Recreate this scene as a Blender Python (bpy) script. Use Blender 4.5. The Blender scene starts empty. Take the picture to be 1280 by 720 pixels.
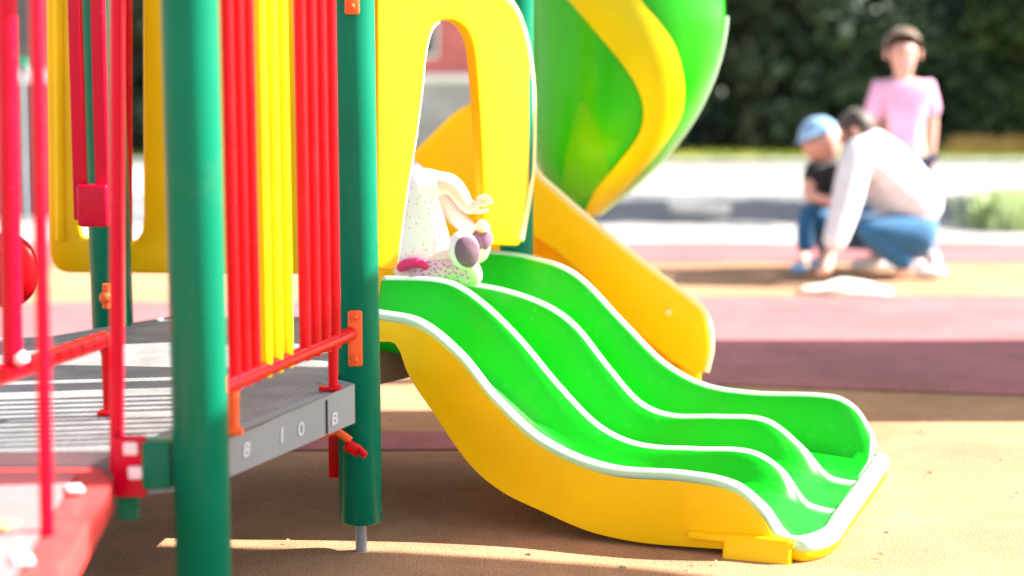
import bpy, bmesh, math, random
from mathutils import Vector, Matrix
random.seed(7)
C = bpy.context.scene.collection
V = Vector
R = math.radians

# ------------------------------------------------------------------ camera
F, H, TP = 2200.0, 1.0, 260/2200
PITCH = math.atan(TP); CP, SP = math.cos(PITCH), math.sin(PITCH)
cam = bpy.data.cameras.new('camera'); co = bpy.data.objects.new('camera', cam); C.objects.link(co)
co.location = (0, 0, H); co.rotation_euler = (R(90)-PITCH, 0, 0)
cam.sensor_width = 36; cam.lens = F*36/1280; cam.clip_end = 500; cam.clip_start = .05
cam.dof.use_dof = True; cam.dof.focus_distance = 3.85; cam.dof.aperture_fstop = 1.65
bpy.context.scene.camera = co

def ray(px, py):
    a = (px-640)/F; b = (360-py)/F
    return V((a, CP+b*SP, -SP+b*CP))
def P(px, py, Y):                        # measured point of the place at distance Y
    r = ray(px, py); t = Y/r.y
    return V((r.x*t, Y, H+r.z*t))
def PZ(px, py, z=0):
    r = ray(px, py); t = (z-H)/r.z
    return V((r.x*t, r.y*t, z))
def PV(px, py, o, d):                    # point in an upright plane: distance along it, height
    r = ray(px, py)
    det = -r.x*d[1]+d[0]*r.y
    t = (-o[0]*d[1]+d[0]*o[1])/det
    k = (r.x*o[1]-r.y*o[0])/det
    return k, H+r.z*t

# ------------------------------------------------------------------ materials
def nm(name):
    m = bpy.data.materials.new(name); m.use_nodes = True
    nt = m.node_tree; b = nt.nodes['Principled BSDF']
    return m, nt, b
def noise(nt, scale, detail=3, rough=.5, coord='Object'):
    tc = nt.nodes.new('ShaderNodeTexCoord'); n = nt.nodes.new('ShaderNodeTexNoise')
    n.inputs['Scale'].default_value = scale; n.inputs['Detail'].default_value = detail
    n.inputs['Roughness'].default_value = rough
    nt.links.new(tc.outputs[coord], n.inputs['Vector']); return n
def ramp(nt, src, stops):
    r = nt.nodes.new('ShaderNodeValToRGB'); e = r.color_ramp.elements
    while len(e) < len(stops): e.new(.5)
    for q, (p, c) in zip(e, stops): q.position = p; q.color = (*c, 1)
    nt.links.new(src, r.inputs[0]); return r
def mixc(nt, fac, a, b, mode='MIX'):
    m = nt.nodes.new('ShaderNodeMix'); m.data_type = 'RGBA'; m.blend_type = mode
    if isinstance(fac, (int, float)): m.inputs[0].default_value = fac
    else: nt.links.new(fac, m.inputs[0])
    for i, v in ((6, a), (7, b)):
        if isinstance(v, tuple): m.inputs[i].default_value = (*v, 1)
        else: nt.links.new(v, m.inputs[i])
    return m.outputs[2]
def bump(nt, b, src, s, d=.002):
    n = nt.nodes.new('ShaderNodeBump'); n.inputs['Strength'].default_value = s; n.inputs['Distance'].default_value = d
    nt.links.new(src, n.inputs['Height']); nt.links.new(n.outputs[0], b.inputs['Normal'])
def plastic(name, col, rough=.33, scuff=(.6,.6,.55), amt=.16, coat=.25, bmp=.15, spec=.20, smudge=.12):
    m, nt, b = nm(name)
    n1 = noise(nt, 3.5, 4); r1 = ramp(nt, n1.outputs[0], [(.3, tuple(c*.88 for c in col)), (.7, tuple(min(1, c*1.06) for c in col))])
    n2 = noise(nt, 38, 6, .7); r2 = ramp(nt, n2.outputs[0], [(.60, (0,0,0)), (.74, (1,1,1))])
    mu = nt.nodes.new('ShaderNodeMath'); mu.operation = 'MULTIPLY'; mu.inputs[1].default_value = amt
    nt.links.new(r2.outputs[0], mu.inputs[0])
    n5 = noise(nt, 6.5, 7, .75); r5 = ramp(nt, n5.outputs[0], [(.56, (0,0,0)), (.72, (1,1,1))])
    m5 = nt.nodes.new('ShaderNodeMath'); m5.operation = 'MULTIPLY'; m5.inputs[1].default_value = smudge; nt.links.new(r5.outputs[0], m5.inputs[0])
    c_ = mixc(nt, m5.outputs[0], r1.outputs[0], tuple(.55*c+.45*d for c, d in zip(col, (.30,.24,.15))))
    nt.links.new(mixc(nt, mu.outputs[0], c_, scuff), b.inputs['Base Color'])
    rr = nt.nodes.new('ShaderNodeMapRange'); rr.inputs['To Min'].default_value = rough-.07; rr.inputs['To Max'].default_value = rough+.14
    nt.links.new(n1.outputs[0], rr.inputs['Value']); nt.links.new(rr.outputs[0], b.inputs['Roughness'])
    b.inputs['Specular IOR Level'].default_value = spec; b.inputs['Coat Weight'].default_value = coat*.12; b.inputs['Coat Roughness'].default_value = .12
    n3 = noise(nt, 120, 3); bump(nt, b, n3.outputs[0], bmp)
    return m
def grain(name, c1, c2, scale=200, rough=.95, stain=(.5,.5,.5), b_s=.6):
    m, nt, b = nm(name)
    n1 = noise(nt, scale, 2, .6); r1 = ramp(nt, n1.outputs[0], [(.35, c1), (.65, c2)])
    n2 = noise(nt, 1.3, 6, .65); r2 = ramp(nt, n2.outputs[0], [(.35, (.68,.65,.62)), (.65, (1.0,1.0,1.0))])
    n4 = noise(nt, 9, 5, .7); r4 = ramp(nt, n4.outputs[0], [(.4, (.86,.85,.84)), (.6, (1,1,1))])
    c = mixc(nt, 1.0, r1.outputs[0], r2.outputs[0], 'MULTIPLY'); c = mixc(nt, 1.0, c, r4.outputs[0], 'MULTIPLY')
    nt.links.new(c, b.inputs['Base Color']); b.inputs['Roughness'].default_value = rough
    bump(nt, b, n1.outputs[0], b_s, .004); return m
def cloth(name, col, rough=.85, var=.12):
    m, nt, b = nm(name)
    n = noise(nt, 12, 4); r = ramp(nt, n.outputs[0], [(.3, tuple(c*(1-var) for c in col)), (.7, tuple(min(1, c*(1+var)) for c in col))])
    nt.links.new(r.outputs[0], b.inputs['Base Color']); b.inputs['Roughness'].default_value = rough
    b.inputs['Sheen Weight'].default_value = .2
    n2 = noise(nt, 25, 3); bump(nt, b, n2.outputs[0], .5, .01); return m
def dotted(name, base, dot, scale, thr=.25):
    m, nt, b = nm(name)
    tc = nt.nodes.new('ShaderNodeTexCoord'); v = nt.nodes.new('ShaderNodeTexVoronoi'); v.inputs['Scale'].default_value = scale
    nt.links.new(tc.outputs['Object'], v.inputs['Vector'])
    r = ramp(nt, v.outputs['Distance'], [(thr, dot), (thr+.06, base)])
    nt.links.new(r.outputs[0], b.inputs['Base Color']); b.inputs['Roughness'].default_value = .85
    n2 = noise(nt, 30, 3); bump(nt, b, n2.outputs[0], .5, .008); return m

M = {}
M['post_green'] = plastic('post_green', (.0,.17,.095), .26, amt=.03, spec=.12)
M['slide_green'] = plastic('slide_green', (.0,.46,.006), .34, amt=.08, spec=.28, smudge=.28)
M['arch_yellow'] = plastic('arch_yellow', (.93,.36,.0), .36, (.8,.6,.2), .04, spec=.12)
M['spiral_green'] = plastic('spiral_green', (.01,.36,.002), .22, amt=.05, spec=.3, smudge=.15)
M['yellow'] = plastic('yellow', (.95,.60,.0), .36, (.75,.55,.15), .08)
M['web_green'] = plastic('web_green', (.06,.36,.002), .3, amt=.04)
M['stripe_yellow'] = plastic('stripe_yellow', (.52,.47,.0), .28, amt=.05)
M['red'] = plastic('red', (.64,.0,.006), .25, (.8,.3,.25), .04)
M['red_board'] = plastic('red_board', (.74,.06,.06), .42, (.8,.6,.55), .30)
M['pad_pink'] = plastic('pad_pink', (.74,.20,.21), .45, (.85,.7,.7), .4)  # pale pink paints the bright sun on the step's top
M['crimson'] = plastic('crimson', (.56,.0,.028), .25, (.8,.4,.35), .04)
M['pole_yellow'] = plastic('pole_yellow', (.92,.70,.0), .28, amt=.06)
M['orange'] = plastic('orange', (.85,.13,.03), .35, amt=.2)
M['rim_green'] = plastic('rim_green', (.48,.74,.52), .42, amt=.04)  # whitish green: sun glare on the slide rims put into the colour
M['rim_cream'] = plastic('rim_cream', (.90,.76,.36), .42, amt=.04)  # same for yellow parts: sunlit edge glare painted as cream
M['white'] = plastic('white', (.8,.8,.78), .5)
M['steel'] = plastic('steel', (.32,.34,.38), .4, amt=.2); M['steel'].node_tree.nodes['Principled BSDF'].inputs['Metallic'].default_value = .5
M['deck_grey'] = plastic('deck_grey', (.27,.29,.30), .5, (.25,.25,.25), .25)
M['paint_white'] = plastic('paint_white', (.56,.58,.58), .6, (.28,.3,.3), .9)
M['dark'] = plastic('dark', (.05,.055,.06), .5)
M['tan'] = grain('tan', (.31,.145,.062), (.62,.37,.21))
M['pinkrub'] = grain('pinkrub', (.33,.095,.11), (.48,.18,.195))
M['pave'] = grain('pave', (.36,.36,.365), (.48,.475,.47), 60)
M['asphalt'] = grain('asphalt', (.17,.18,.20), (.25,.26,.285), 90)
M['kerb'] = grain('kerb', (.5,.5,.49), (.62,.61,.6), 50)
M['skin'] = cloth('skin', (.70,.38,.30), .5, .06)
M['skin_pale'] = cloth('skin_pale', (.85,.66,.56), .5, .05)
M['hair_dark'] = cloth('hair_dark', (.045,.028,.02), .6, .4)
M['hair_brown'] = cloth('hair_brown', (.13,.075,.045), .6, .4)
M['sh_white'] = cloth('sh_white', (.72,.72,.76))
M['sh_pink'] = cloth('sh_pink', (.74,.40,.62))
M['sh_black'] = cloth('sh_black', (.012,.012,.018))
M['jeans'] = cloth('jeans', (.01,.11,.26))
M['cap'] = cloth('cap', (.22,.42,.66))
M['cloth_cream'] = cloth('cloth_cream', (.82,.78,.68))
M['shorts'] = cloth('shorts', (.05,.06,.10))
M['dress'] = dotted('dress', (.88,.84,.87), (.66,.30,.45), 85, .16)
M['legging'] = dotted('legging', (.74,.46,.54), (.34,.20,.32), 120, .36)
M['pink_hem'] = cloth('pink_hem', (.72,.02,.16))
M['sole'] = cloth('sole', (.16,.075,.13))
M['shoe_pale'] = cloth('shoe_pale', (.82,.72,.76))
M['salmon'] = grain('salmon', (.62,.16,.15), (.72,.22,.20), 20)
M['lav'] = grain('lav', (.42,.40,.46), (.52,.50,.56), 20)
M['greywall'] = grain('greywall', (.13,.14,.14), (.18,.19,.19), 20)
M['glass'] = plastic('glass', (.04,.05,.06), .1)
M['bark'] = grain('bark', (.07,.05,.035), (.13,.10,.07), 30)
def leafm(name, a, b_):
    m, nt, b = nm(name)
    n = noise(nt, 1.6, 3); r = ramp(nt, n.outputs[0], [(.35, a), (.65, b_)])
    nt.links.new(r.outputs[0], b.inputs['Base Color']); b.inputs['Roughness'].default_value = .6
    return m
M['leaf'] = leafm('leaf', (.018,.042,.026), (.050,.090,.045))
M['leaf_mid'] = leafm('leaf_mid', (.02,.045,.015), (.05,.085,.02))
M['leaf_blue'] = leafm('leaf_blue', (.04,.09,.09), (.08,.16,.14))
M['grass'] = leafm('grass', (.20,.27,.02), (.36,.40,.05))
M['grass_bright'] = leafm('grass_bright', (.30,.42,.14), (.48,.58,.28))
M['dry'] = leafm('dry', (.22,.13,.06), (.36,.24,.12))
def mesh_grid():
    m, nt, b = nm('perforated_steel')
    tc = nt.nodes.new('ShaderNodeTexCoord'); sp = nt.nodes.new('ShaderNodeSeparateXYZ'); nt.links.new(tc.outputs['Object'], sp.inputs[0])
    outs = []
    for i in (0, 1):
        mu = nt.nodes.new('ShaderNodeMath'); mu.operation = 'MULTIPLY'; mu.inputs[1].default_value = 2*math.pi/.0155
        s = nt.nodes.new('ShaderNodeMath'); s.operation = 'SINE'
        nt.links.new(sp.outputs[i], mu.inputs[0]); nt.links.new(mu.outputs[0], s.inputs[0]); outs.append(s)
    pr = nt.nodes.new('ShaderNodeMath'); pr.operation = 'MULTIPLY'
    nt.links.new(outs[0].outputs[0], pr.inputs[0]); nt.links.new(outs[1].outputs[0], pr.inputs[1])
    r = ramp(nt, pr.outputs[0], [(.15, (0,0,0)), (.38, (1,1,1))])
    n = noise(nt, 14, 4); base = ramp(nt, n.outputs[0], [(.3, (.24,.24,.25)), (.7, (.38,.38,.39))])
    c = mixc(nt, r.outputs[0], base.outputs[0], (.07,.07,.075))
    nt.links.new(c, b.inputs['Base Color']); b.inputs['Roughness'].default_value = .55; b.inputs['Metallic'].default_value = .1
    iv = nt.nodes.new('ShaderNodeMath'); iv.operation = 'SUBTRACT'; iv.inputs[0].default_value = 1
    nt.links.new(r.outputs[0], iv.inputs[1]); bump(nt, b, iv.outputs[0], .6, .003)
    return m
M['mesh'] = mesh_grid()

# ------------------------------------------------------------------ object helpers
def link(name, bm, mats, parent=None, smooth=True, ang=40):
    me = bpy.data.meshes.new(name); bmesh.ops.recalc_face_normals(bm, faces=bm.faces)
    bm.to_mesh(me); bm.free()
    o = bpy.data.objects.new(name, me); C.objects.link(o)
    for m in (mats if isinstance(mats, list) else [mats]): me.materials.append(M[m])
    if smooth:
        for p in me.polygons: p.use_smooth = True
        try: me.set_sharp_from_angle(angle=R(ang))
        except Exception: pass
    if parent:
        o.parent = parent; o.matrix_parent_inverse = Matrix.Translation(-parent.location) if parent.type == 'EMPTY' else Matrix.Identity(4)
    return o
def thing(name, label, cat, loc=(0,0,0), group=None):
    o = bpy.data.objects.new(name, None); C.objects.link(o); o.location = loc; o.empty_display_size = .1
    o['label'] = label; o['category'] = cat
    if group: o['group'] = group
    return o
def tag(o, label=None, cat=None, group=None, kind=None):
    for k, v in (('label', label), ('category', cat), ('group', group), ('kind', kind)):
        if v: o[k] = v
    return o
def tube(bm, pts, r, n=16, mi=0):
    pts = [V(p) for p in pts]; rs = r if isinstance(r, list) else [r]*len(pts)
    rings = []; up = None
    for i, p in enumerate(pts):
        d = ((pts[min(i+1, len(pts)-1)]-p).normalized() + (p-pts[max(i-1, 0)]).normalized()).normalized()
        if up is None:
            up = V((0,0,1)) if abs(d.z) < .9 else V((1,0,0))
        a = (up-d*up.dot(d)).normalized(); up = a; b = d.cross(a)
        rings.append([bm.verts.new(p+(a*math.cos(2*math.pi*k/n)+b*math.sin(2*math.pi*k/n))*rs[i]) for k in range(n)])
    for i in range(len(rings)-1):
        for k in range(n):
            f = bm.faces.new((rings[i][k], rings[i][(k+1)%n], rings[i+1][(k+1)%n], rings[i+1][k])); f.material_index = mi
    for rg in (rings[0][::-1], rings[-1]):
        f = bm.faces.new(rg); f.material_index = mi
def box(bm, c, size, rot=0, bev=0, ax=None):
    b2 = bmesh.new(); bmesh.ops.create_cube(b2, size=1)
    for v in b2.verts: v.co = V((v.co.x*size[0], v.co.y*size[1], v.co.z*size[2]))
    if bev: bmesh.ops.bevel(b2, geom=list(b2.edges), offset=bev, segments=3, affect='EDGES', profile=.5)
    m = Matrix.Translation(V(c)) @ (ax.to_4x4() if ax else Matrix.Rotation(rot, 4, 'Z'))
    b2.transform(m); t = bpy.data.meshes.new('t'); b2.to_mesh(t); b2.free(); bm.from_mesh(t); bpy.data.meshes.remove(t)
def prism(bm, pts, ext, bev=0, seg=3):
    b2 = bmesh.new(); ext = V(ext)
    lo = [b2.verts.new(p) for p in pts]; hi = [b2.verts.new(V(p)+ext) for p in pts]
    b2.faces.new(lo); b2.faces.new(hi[::-1]); n = len(pts)
    for i in range(n): b2.faces.new((lo[i], hi[i], hi[(i+1)%n], lo[(i+1)%n]))
    bmesh.ops.recalc_face_normals(b2, faces=b2.faces)
    if bev:
        ed = [e for e in b2.edges if len(e.link_faces) == 2 and e.calc_face_angle() > R(35)]
        bmesh.ops.bevel(b2, geom=ed, offset=bev, segments=seg, affect='EDGES', profile=.5, clamp_overlap=True)
    bmesh.ops.triangulate(b2, faces=[f for f in b2.faces if len(f.verts) > 4])
    t = bpy.data.meshes.new('t'); b2.to_mesh(t); b2.free(); bm.from_mesh(t); bpy.data.meshes.remove(t)
def ball(bm, c, r, sc=(1,1,1), rot=None, seg=20):
    m = Matrix.Translation(V(c)) @ (rot.to_4x4() if rot else Matrix.Identity(4)) @ Matrix.Diagonal((sc[0], sc[1], sc[2], 1))
    bmesh.ops.create_uvsphere(bm, u_segments=seg, v_segments=seg*2//3, radius=r, matrix=m)
def smooth_curve(pts, n):               # Catmull-Rom through 2D/3D tuples
    pts = [V(p) for p in pts]; out = []
    for i in range(len(pts)-1):
        p0, p1, p2, p3 = pts[max(i-1,0)], pts[i], pts[i+1], pts[min(i+2,len(pts)-1)]
        for k in range(n):
            t = k/n
            out.append(.5*((2*p1)+(p2-p0)*t+(2*p0-5*p1+4*p2-p3)*t*t+(3*p1-p0-3*p2+p3)*t**3))
    out.append(pts[-1]); return out
def interp(tab, t):                      # monotone-ish smooth interpolation z(t)
    if t <= tab[0][0]: return tab[0][1]
    if t >= tab[-1][0]: return tab[-1][1]
    for i in range(len(tab)-1):
        a, b = tab[i], tab[i+1]
        if a[0] <= t <= b[0]:
            def sl(j):
                if j <= 0 or j >= len(tab)-1:
                    return 0
                return (tab[j+1][1]-tab[j-1][1])/(tab[j+1][0]-tab[j-1][0])
            h = b[0]-a[0]; u = (t-a[0])/h
            return ((2*u**3-3*u*u+1)*a[1]+(u**3-2*u*u+u)*h*sl(i)+(-2*u**3+3*u*u)*b[1]+(u**3-u*u)*h*sl(i+1))

EL_, AZ_ = math.radians(36), math.radians(10)   # direction of the sun
# ------------------------------------------------------------------ ground
def sheet(name, pts, z, mat, kind='structure'):
    bm = bmesh.new(); bm.faces.new([bm.verts.new((p[0], p[1], z)) for p in pts])
    bmesh.ops.triangulate(bm, faces=bm.faces)
    return tag(link(name, bm, mat, smooth=False), kind=kind)
sheet('ground', [(-150,-20), (150,-20), (150,300), (-150,300)], 0, 'tan')
def wavy(xa, xb, f0, f1, n=40):
    lo = [(xa+(xb-xa)*i/n, f0(xa+(xb-xa)*i/n)) for i in range(n+1)]
    hi = [(xa+(xb-xa)*i/n, f1(xa+(xb-xa)*i/n)) for i in range(n+1)]
    return lo+hi[::-1]
sheet('rubber_path', wavy(-8, 8, lambda x: 5.85-.22*x+.03*math.sin(x), lambda x: 8.0+.12*math.sin(x*.7)), .004, 'pinkrub')
sheet('rubber_strip', wavy(-9, 9, lambda x: 9.55+.12*math.sin(x*.5+1), lambda x: 10.75), .004, 'pinkrub')
sheet('rubber_patch', [(-.5+.95*math.cos(a*math.pi/18), 4.82+.13*math.sin(a*math.pi/18)) for a in range(36)], .004, 'pinkrub')
sheet('pavement', [(-30,10.75), (30,10.75), (30,12.2), (-30,12.2)], .008, 'pave')
sheet('road', [(-30,12.2), (30,12.2), (30,15.4), (-30,15.4)], .005, 'asphalt')
sheet('forecourt', [(-30,15.4), (30,15.4), (30,20.6), (-30,20.6)], .009, 'pave')
# ground cover by the hedge: grass blades
def blades(name, x0, x1, y0, y1, n, h, mat, rnd):
    bm = bmesh.new()
    for _ in range(n):
        x = rnd.uniform(x0, x1); y = rnd.uniform(y0, y1); a = rnd.uniform(0, 6.28); w = rnd.uniform(.01, .02); hh = h*rnd.uniform(.5, 1.2)
        d = V((math.cos(a)*w, math.sin(a)*w, 0)); t = V((rnd.uniform(-.4,.4)*hh, rnd.uniform(-.4,.4)*hh, hh))
        b = V((x, y, 0)); bm.faces.new([bm.verts.new(b-d), bm.verts.new(b+d), bm.verts.new(b+t)])
    return link(name, bm, mat, smooth=False)
sheet('lawn', [(-30,20.6), (30,20.6), (30,60), (-30,60)], .012, 'grass')
tag(blades('grass', -3, 10, 20.7, 24, 9000, .10, 'grass', random.Random(3)), 'short yellow green grass at the foot of the dark hedge', 'grass', kind='stuff')
rnd = random.Random(21); bm = bmesh.new()
for _ in range(130):
    yy = rnd.uniform(3.4, 9.5); c_ = V((rnd.uniform(-.32,.34)*yy, yy, .008)); a_ = rnd.uniform(0, 6.28); l_ = rnd.uniform(.004, .013)
    u_ = V((math.cos(a_), math.sin(a_), rnd.uniform(-.2,.2)))*l_; v_ = V((-math.sin(a_), math.cos(a_), rnd.uniform(0,.5)))*l_*.5
    bm.faces.new([bm.verts.new(c_-u_), bm.verts.new(c_-v_), bm.verts.new(c_+u_), bm.verts.new(c_+v_+V((0,0,.003)))])
tag(link('leaf_litter', bm, 'dry', smooth=False), 'tiny dry leaf bits scattered over the rubber ground', 'leaf litter', kind='stuff')
def kerb(y, nm_):
    bm = bmesh.new(); box(bm, (0, y, .04), (60, .12, .09), bev=.01); tag(link(nm_, bm, 'kerb'), kind='structure')
kerb(20.55, 'kerb')

# ------------------------------------------------------------------ play tower
S = V((.935,-.354,0)); W = V((.354,.935,0))
DZ = .374
tower = thing('play_tower', 'play tower with green posts, grey deck, red and yellow bars and yellow arch', 'play tower', (-.6,3.6,0))
def post(x, y, rad=.045, top=2.1, bot=.065, lean=0):
    bm = bmesh.new()
    bt = .012
    tube(bm, [(x,y,bot), (x,y,bot+.004), (x+lean*0.5,y,top*.5), (x+lean,y,top)], [rad-.004, rad, rad, rad], 48)
    ball(bm, (x+lean, y, top), rad*1.04, (1,1,.6))
    o = link('post', bm, 'post_green', tower, ang=50)
    b2 = bmesh.new(); tube(b2, [(x,y,-.02), (x,y,bot+.02)], rad*.27, 20); link('ground_stub', b2, 'steel', o)
    # thin plastic end collar
    return o
near = post(-.508, 2.83, .0455, lean=-.008)
mid = post(-.322, 3.67, .0455, lean=-.012)
post(-1.02, 4.47, .052, lean=-.02)
post(.012, 4.66, .045)
post(-1.75, 3.1, .0455)

# deck
deckp = [(-.325,3.55),(-.375,3.62),(-.345,3.95),(.0,4.50),(-.04,4.58),(-.9,4.58),(-1.12,4.22),(-1.7,4.05),(-1.7,2.90),(-.66,2.90),(-.53,2.98)]
bm = bmesh.new(); prism(bm, [(x, y, DZ-.006) for x, y in deckp], (0,0,.006))
deck = link('deck', bm, 'mesh', tower, smooth=False)
bm = bmesh.new()                                        # folded edge skirt all round
n = len(deckp)
def inset(pts, d):
    out = []
    for i in range(len(pts)):
        a, b, c = V(pts[i-1]), V(pts[i]), V(pts[(i+1)%len(pts)])
        u = (b-a).normalized(); v = (c-b).normalized(); nn = (V((-u.y,u.x))+V((-v.y,v.x))).normalized()
        k = d/max(.4, nn.dot(V((-u.y,u.x)))); out.append(b+nn*k)
    return out
sgn = sum(deckp[i][0]*deckp[(i+1)%n][1]-deckp[(i+1)%n][0]*deckp[i][1] for i in range(n))
inn = inset(deckp, .035 if sgn > 0 else -.035); outp = inset(deckp, -.003 if sgn > 0 else .003)
for i in range(n):
    j = (i+1)%n
    q = []
    for pt in (outp[i], outp[j]):
        q.append((V((pt[0], pt[1], DZ+.003)), V((pt[0], pt[1], DZ-.072))))
    ii, ij = inn[i], inn[j]
    a = bm.verts.new(q[0][0]); b = bm.verts.new(q[1][0]); c_ = bm.verts.new(q[1][1]); d_ = bm.verts.new(q[0][1])
    e = bm.verts.new((ii[0], ii[1], DZ+.003)); f = bm.verts.new((ij[0], ij[1], DZ+.003))
    e2 = bm.verts.new((ii[0], ii[1], DZ-.072)); f2 = bm.verts.new((ij[0], ij[1], DZ-.072))
    bm.faces.new((a,b,c_,d_)); bm.faces.new((a,b,f,e)); bm.faces.new((d_,c_,f2,e2)); bm.faces.new((e,f,f2,e2))
bmesh.ops.remove_doubles(bm, verts=bm.verts, dist=.0005)
ed = [e for e in bm.edges if len(e.link_faces) == 2 and abs(e.verts[0].co.z-e.verts[1].co.z) < .001 and e.verts[0].co.z > DZ and len([1 for f in e.link_faces if abs(f.normal.z) < .5]) >= 1]
bmesh.ops.bevel(bm, geom=ed, offset=.006, segments=3, affect='EDGES')
edge = link('deck_edge', bm, 'deck_grey', deck)
# end cap piece on the deck edge + stencilled marks
ea, eb = V((-.53,2.98)), V((-.325,3.55)); ed_ = (eb-ea).normalized(); en = V((ed_.y, -ed_.x)); L = (eb-ea).length
def onedge(px, py): return PV(px, py, ea+en*.004, ed_)
def text(s, k, z, size, par, shear=.1, squash=.55):
    cu = bpy.data.curves.new('mark', 'FONT'); cu.body = s; cu.size = size; cu.extrude = .0006; cu.align_x = 'CENTER'; cu.align_y = 'CENTER'; cu.offset = .0008
    t = bpy.data.objects.new('mark', cu); C.objects.link(t)
    dg = bpy.context.evaluated_depsgraph_get(); me = bpy.data.meshes.new_from_object(t.evaluated_get(dg))
    bpy.data.objects.remove(t)
    x = V((ed_.x, ed_.y, 0)); y = V((0,0,1)); zz = V((en.x, en.y, 0))
    c = V((ea.x, ea.y, 0))+x*k+zz*.0045+V((0,0,z))
    m = Matrix(((x.x,y.x,zz.x,c.x),(x.y,y.y,zz.y,c.y),(x.z,y.z,zz.z,c.z),(0,0,0,1)))
    for v in me.vertices: v.co = m @ V((v.co.x*1.5+v.co.y*shear, v.co.y, v.co.z))
    o = bpy.data.objects.new('stencil_mark', me); C.objects.link(o); me.materials.append(M['paint_white'])
    o.parent = par; o.matrix_parent_inverse = Matrix.Identity(4)
    return o
deck_marks = []
for s, px, py, sz in (('8', 308, 563, .036), ('1', 352, 545, .038), ('0', 376, 537, .036), ('B', 418, 524, .034)):
    k, z = onedge(px, py); text(s, k, z, sz, deck)
bm = bmesh.new(); k, z = onedge(408, 520)
p = ea+ed_*k+en*.005; box(bm, (p.x, p.y, DZ-.035), (.0025, .004, .068), rot=math.atan2(ed_.y, ed_.x)); link('seam', bm, 'dark', deck)

# picket railing between near and mid post
r0 = V((-.52,2.90,.475)); r1 = V((-.335,3.61,.478))
rail = bmesh.new(); tube(rail, [r0, r1], .0145, 20)
railp = thing; railing = link('railing', rail, 'red', tower)
tr = bmesh.new(); tube(tr, [r0+V((0,0,.86)), r1+V((0,0,.86))], .0145, 20); link('top_rail', tr, 'red', railing)
ro, rd = V((-.52,2.90)), (V((r1.x,r1.y))-V((r0.x,r0.y))).normalized()
def rk(px): return PV(px, 300, ro, rd)[0]
edges_px = [(283.5,'red'),(297,'red'),(310,'red'),(323,'pole_yellow'),(337,'pole_yellow'),(351,'pole_yellow'),(373,'red'),(386,'red'),(399,'red'),(411.5,'red')]
nxt = [297,310,323,337,351,364,386,399,411.5,424]
for (a, mt), b in zip(edges_px, nxt):
    k0, k1 = rk(a), rk(b); kc = (k0+k1)/2; p = ro+rd*kc
    d = V((p.x, p.y)).length; wid = (b-a)*p.y/F
    b2 = bmesh.new(); tube(b2, [(p.x,p.y,.462), (p.x-.003,p.y,1.34)], wid*.56, 18)
    link('picket', b2, mt, railing)
# brackets, legs, bolts
def bracket(px, py0, py1, Y, bolts):
    bm = bmesh.new(); a, b = P(px, py0, Y), P(px, py1, Y)
    box(bm, (a+b)/2, (.030,.012,abs(a.z-b.z)), bev=.005, rot=.25)
    o = link('post_bracket', bm, 'orange', railing)
    for q in bolts:
        b2 = bmesh.new(); c = P(*q, Y-.010); tube(b2, [c, c+V((.001,-.008,0))], .010, 6); ball(b2, c+V((.001,-.009,0)), .006)
        link('bolt', b2, 'orange', o)
bracket(444, 388, 458, 3.618, [(444,396),(444,449)])
bracket(440, -25, 18, 3.618, [(440,8)])
def foot_leg(px, ptop, pbot, Y, mt):
    a, b = P(px, ptop, Y), P(px, pbot, Y)
    bm = bmesh.new(); tube(bm, [a, V((a.x,a.y,DZ+.012))], [.011,.0095], 16)
    box(bm, (a.x-.006, a.y, DZ+.009), (.045,.03,.010), bev=.003); link('rail_leg', bm, mt, railing)
foot_leg(291, 470, 535, 3.06, 'orange'); foot_leg(416, 430, 488, 3.50, 'red')
# clamp under the deck
bm = bmesh.new(); tube(bm, [P(398,545,3.60), P(420,538,3.60), P(438,551,3.60)], .009, 16); cl = link('deck_clamp', bm, 'orange', deck)
bm = bmesh.new(); box(bm, P(441,560,3.60), (.036,.02,.024), bev=.006, ax=Matrix.Rotation(.5,3,'Y')); tube(bm, [P(450,563,3.59), P(457,570,3.585)], .008, 12); link('clamp_end', bm, 'red', cl)
bm = bmesh.new(); a = P(417.5,520,3.72); b = P(417.5,597,3.72); box(bm, (a+b)/2, (.023,.015,a.z-b.z), bev=.003); link('brace', bm, 'red', deck)

# yellow arch above the slide
AO = V((-.30,3.72))
def arch_pt(px, py): 
    k, z = PV(px, py, AO, (W.x, W.y)); return k, z
outer = [(474,338),(474,200),(474,40),(474,-25),(500,-42),(560,-34),(610,-18),(640,5),(655,40),(664,90),(667,150),(665,215),(658,265),(650,308)]
inner = [(606,306),(606,250),(604,200),(601,140),(597,90),(593,58),(583,36),(567,26),(550,28),(540,40),(533,70),(528,120),(520,180),(510,240),(502,300),(497,338)]
oc = [arch_pt(*p) for p in outer[:3]] + [tuple(v) for v in smooth_curve([arch_pt(*p) for p in outer[3:]], 4)]
ic = [tuple(v) for v in smooth_curve([arch_pt(*p) for p in inner], 3)]
pts = [(AO.x+W.x*k, AO.y+W.y*k, z) for k, z in oc+ic]
bm = bmesh.new(); prism(bm, pts, -S*.028, bev=.010, seg=4)
arch = link('arch_panel', bm, 'arch_yellow', tower, ang=60)
# pale bead that paints sun glare along the outer and inner edge of the arch
def bead(pp, r, mat, par, name='edge_bead', off=V((0,0,0))):
    bm = bmesh.new(); tube(bm, [V(p)+off for p in pp], r, 10); return link(name, bm, mat, par)
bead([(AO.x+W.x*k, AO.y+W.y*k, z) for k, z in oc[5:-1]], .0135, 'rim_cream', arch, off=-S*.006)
bead([(AO.x+W.x*k, AO.y+W.y*k, z) for k, z in ic[-22:-1]], .004, 'rim_cream', arch, off=-S*.004)
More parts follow.
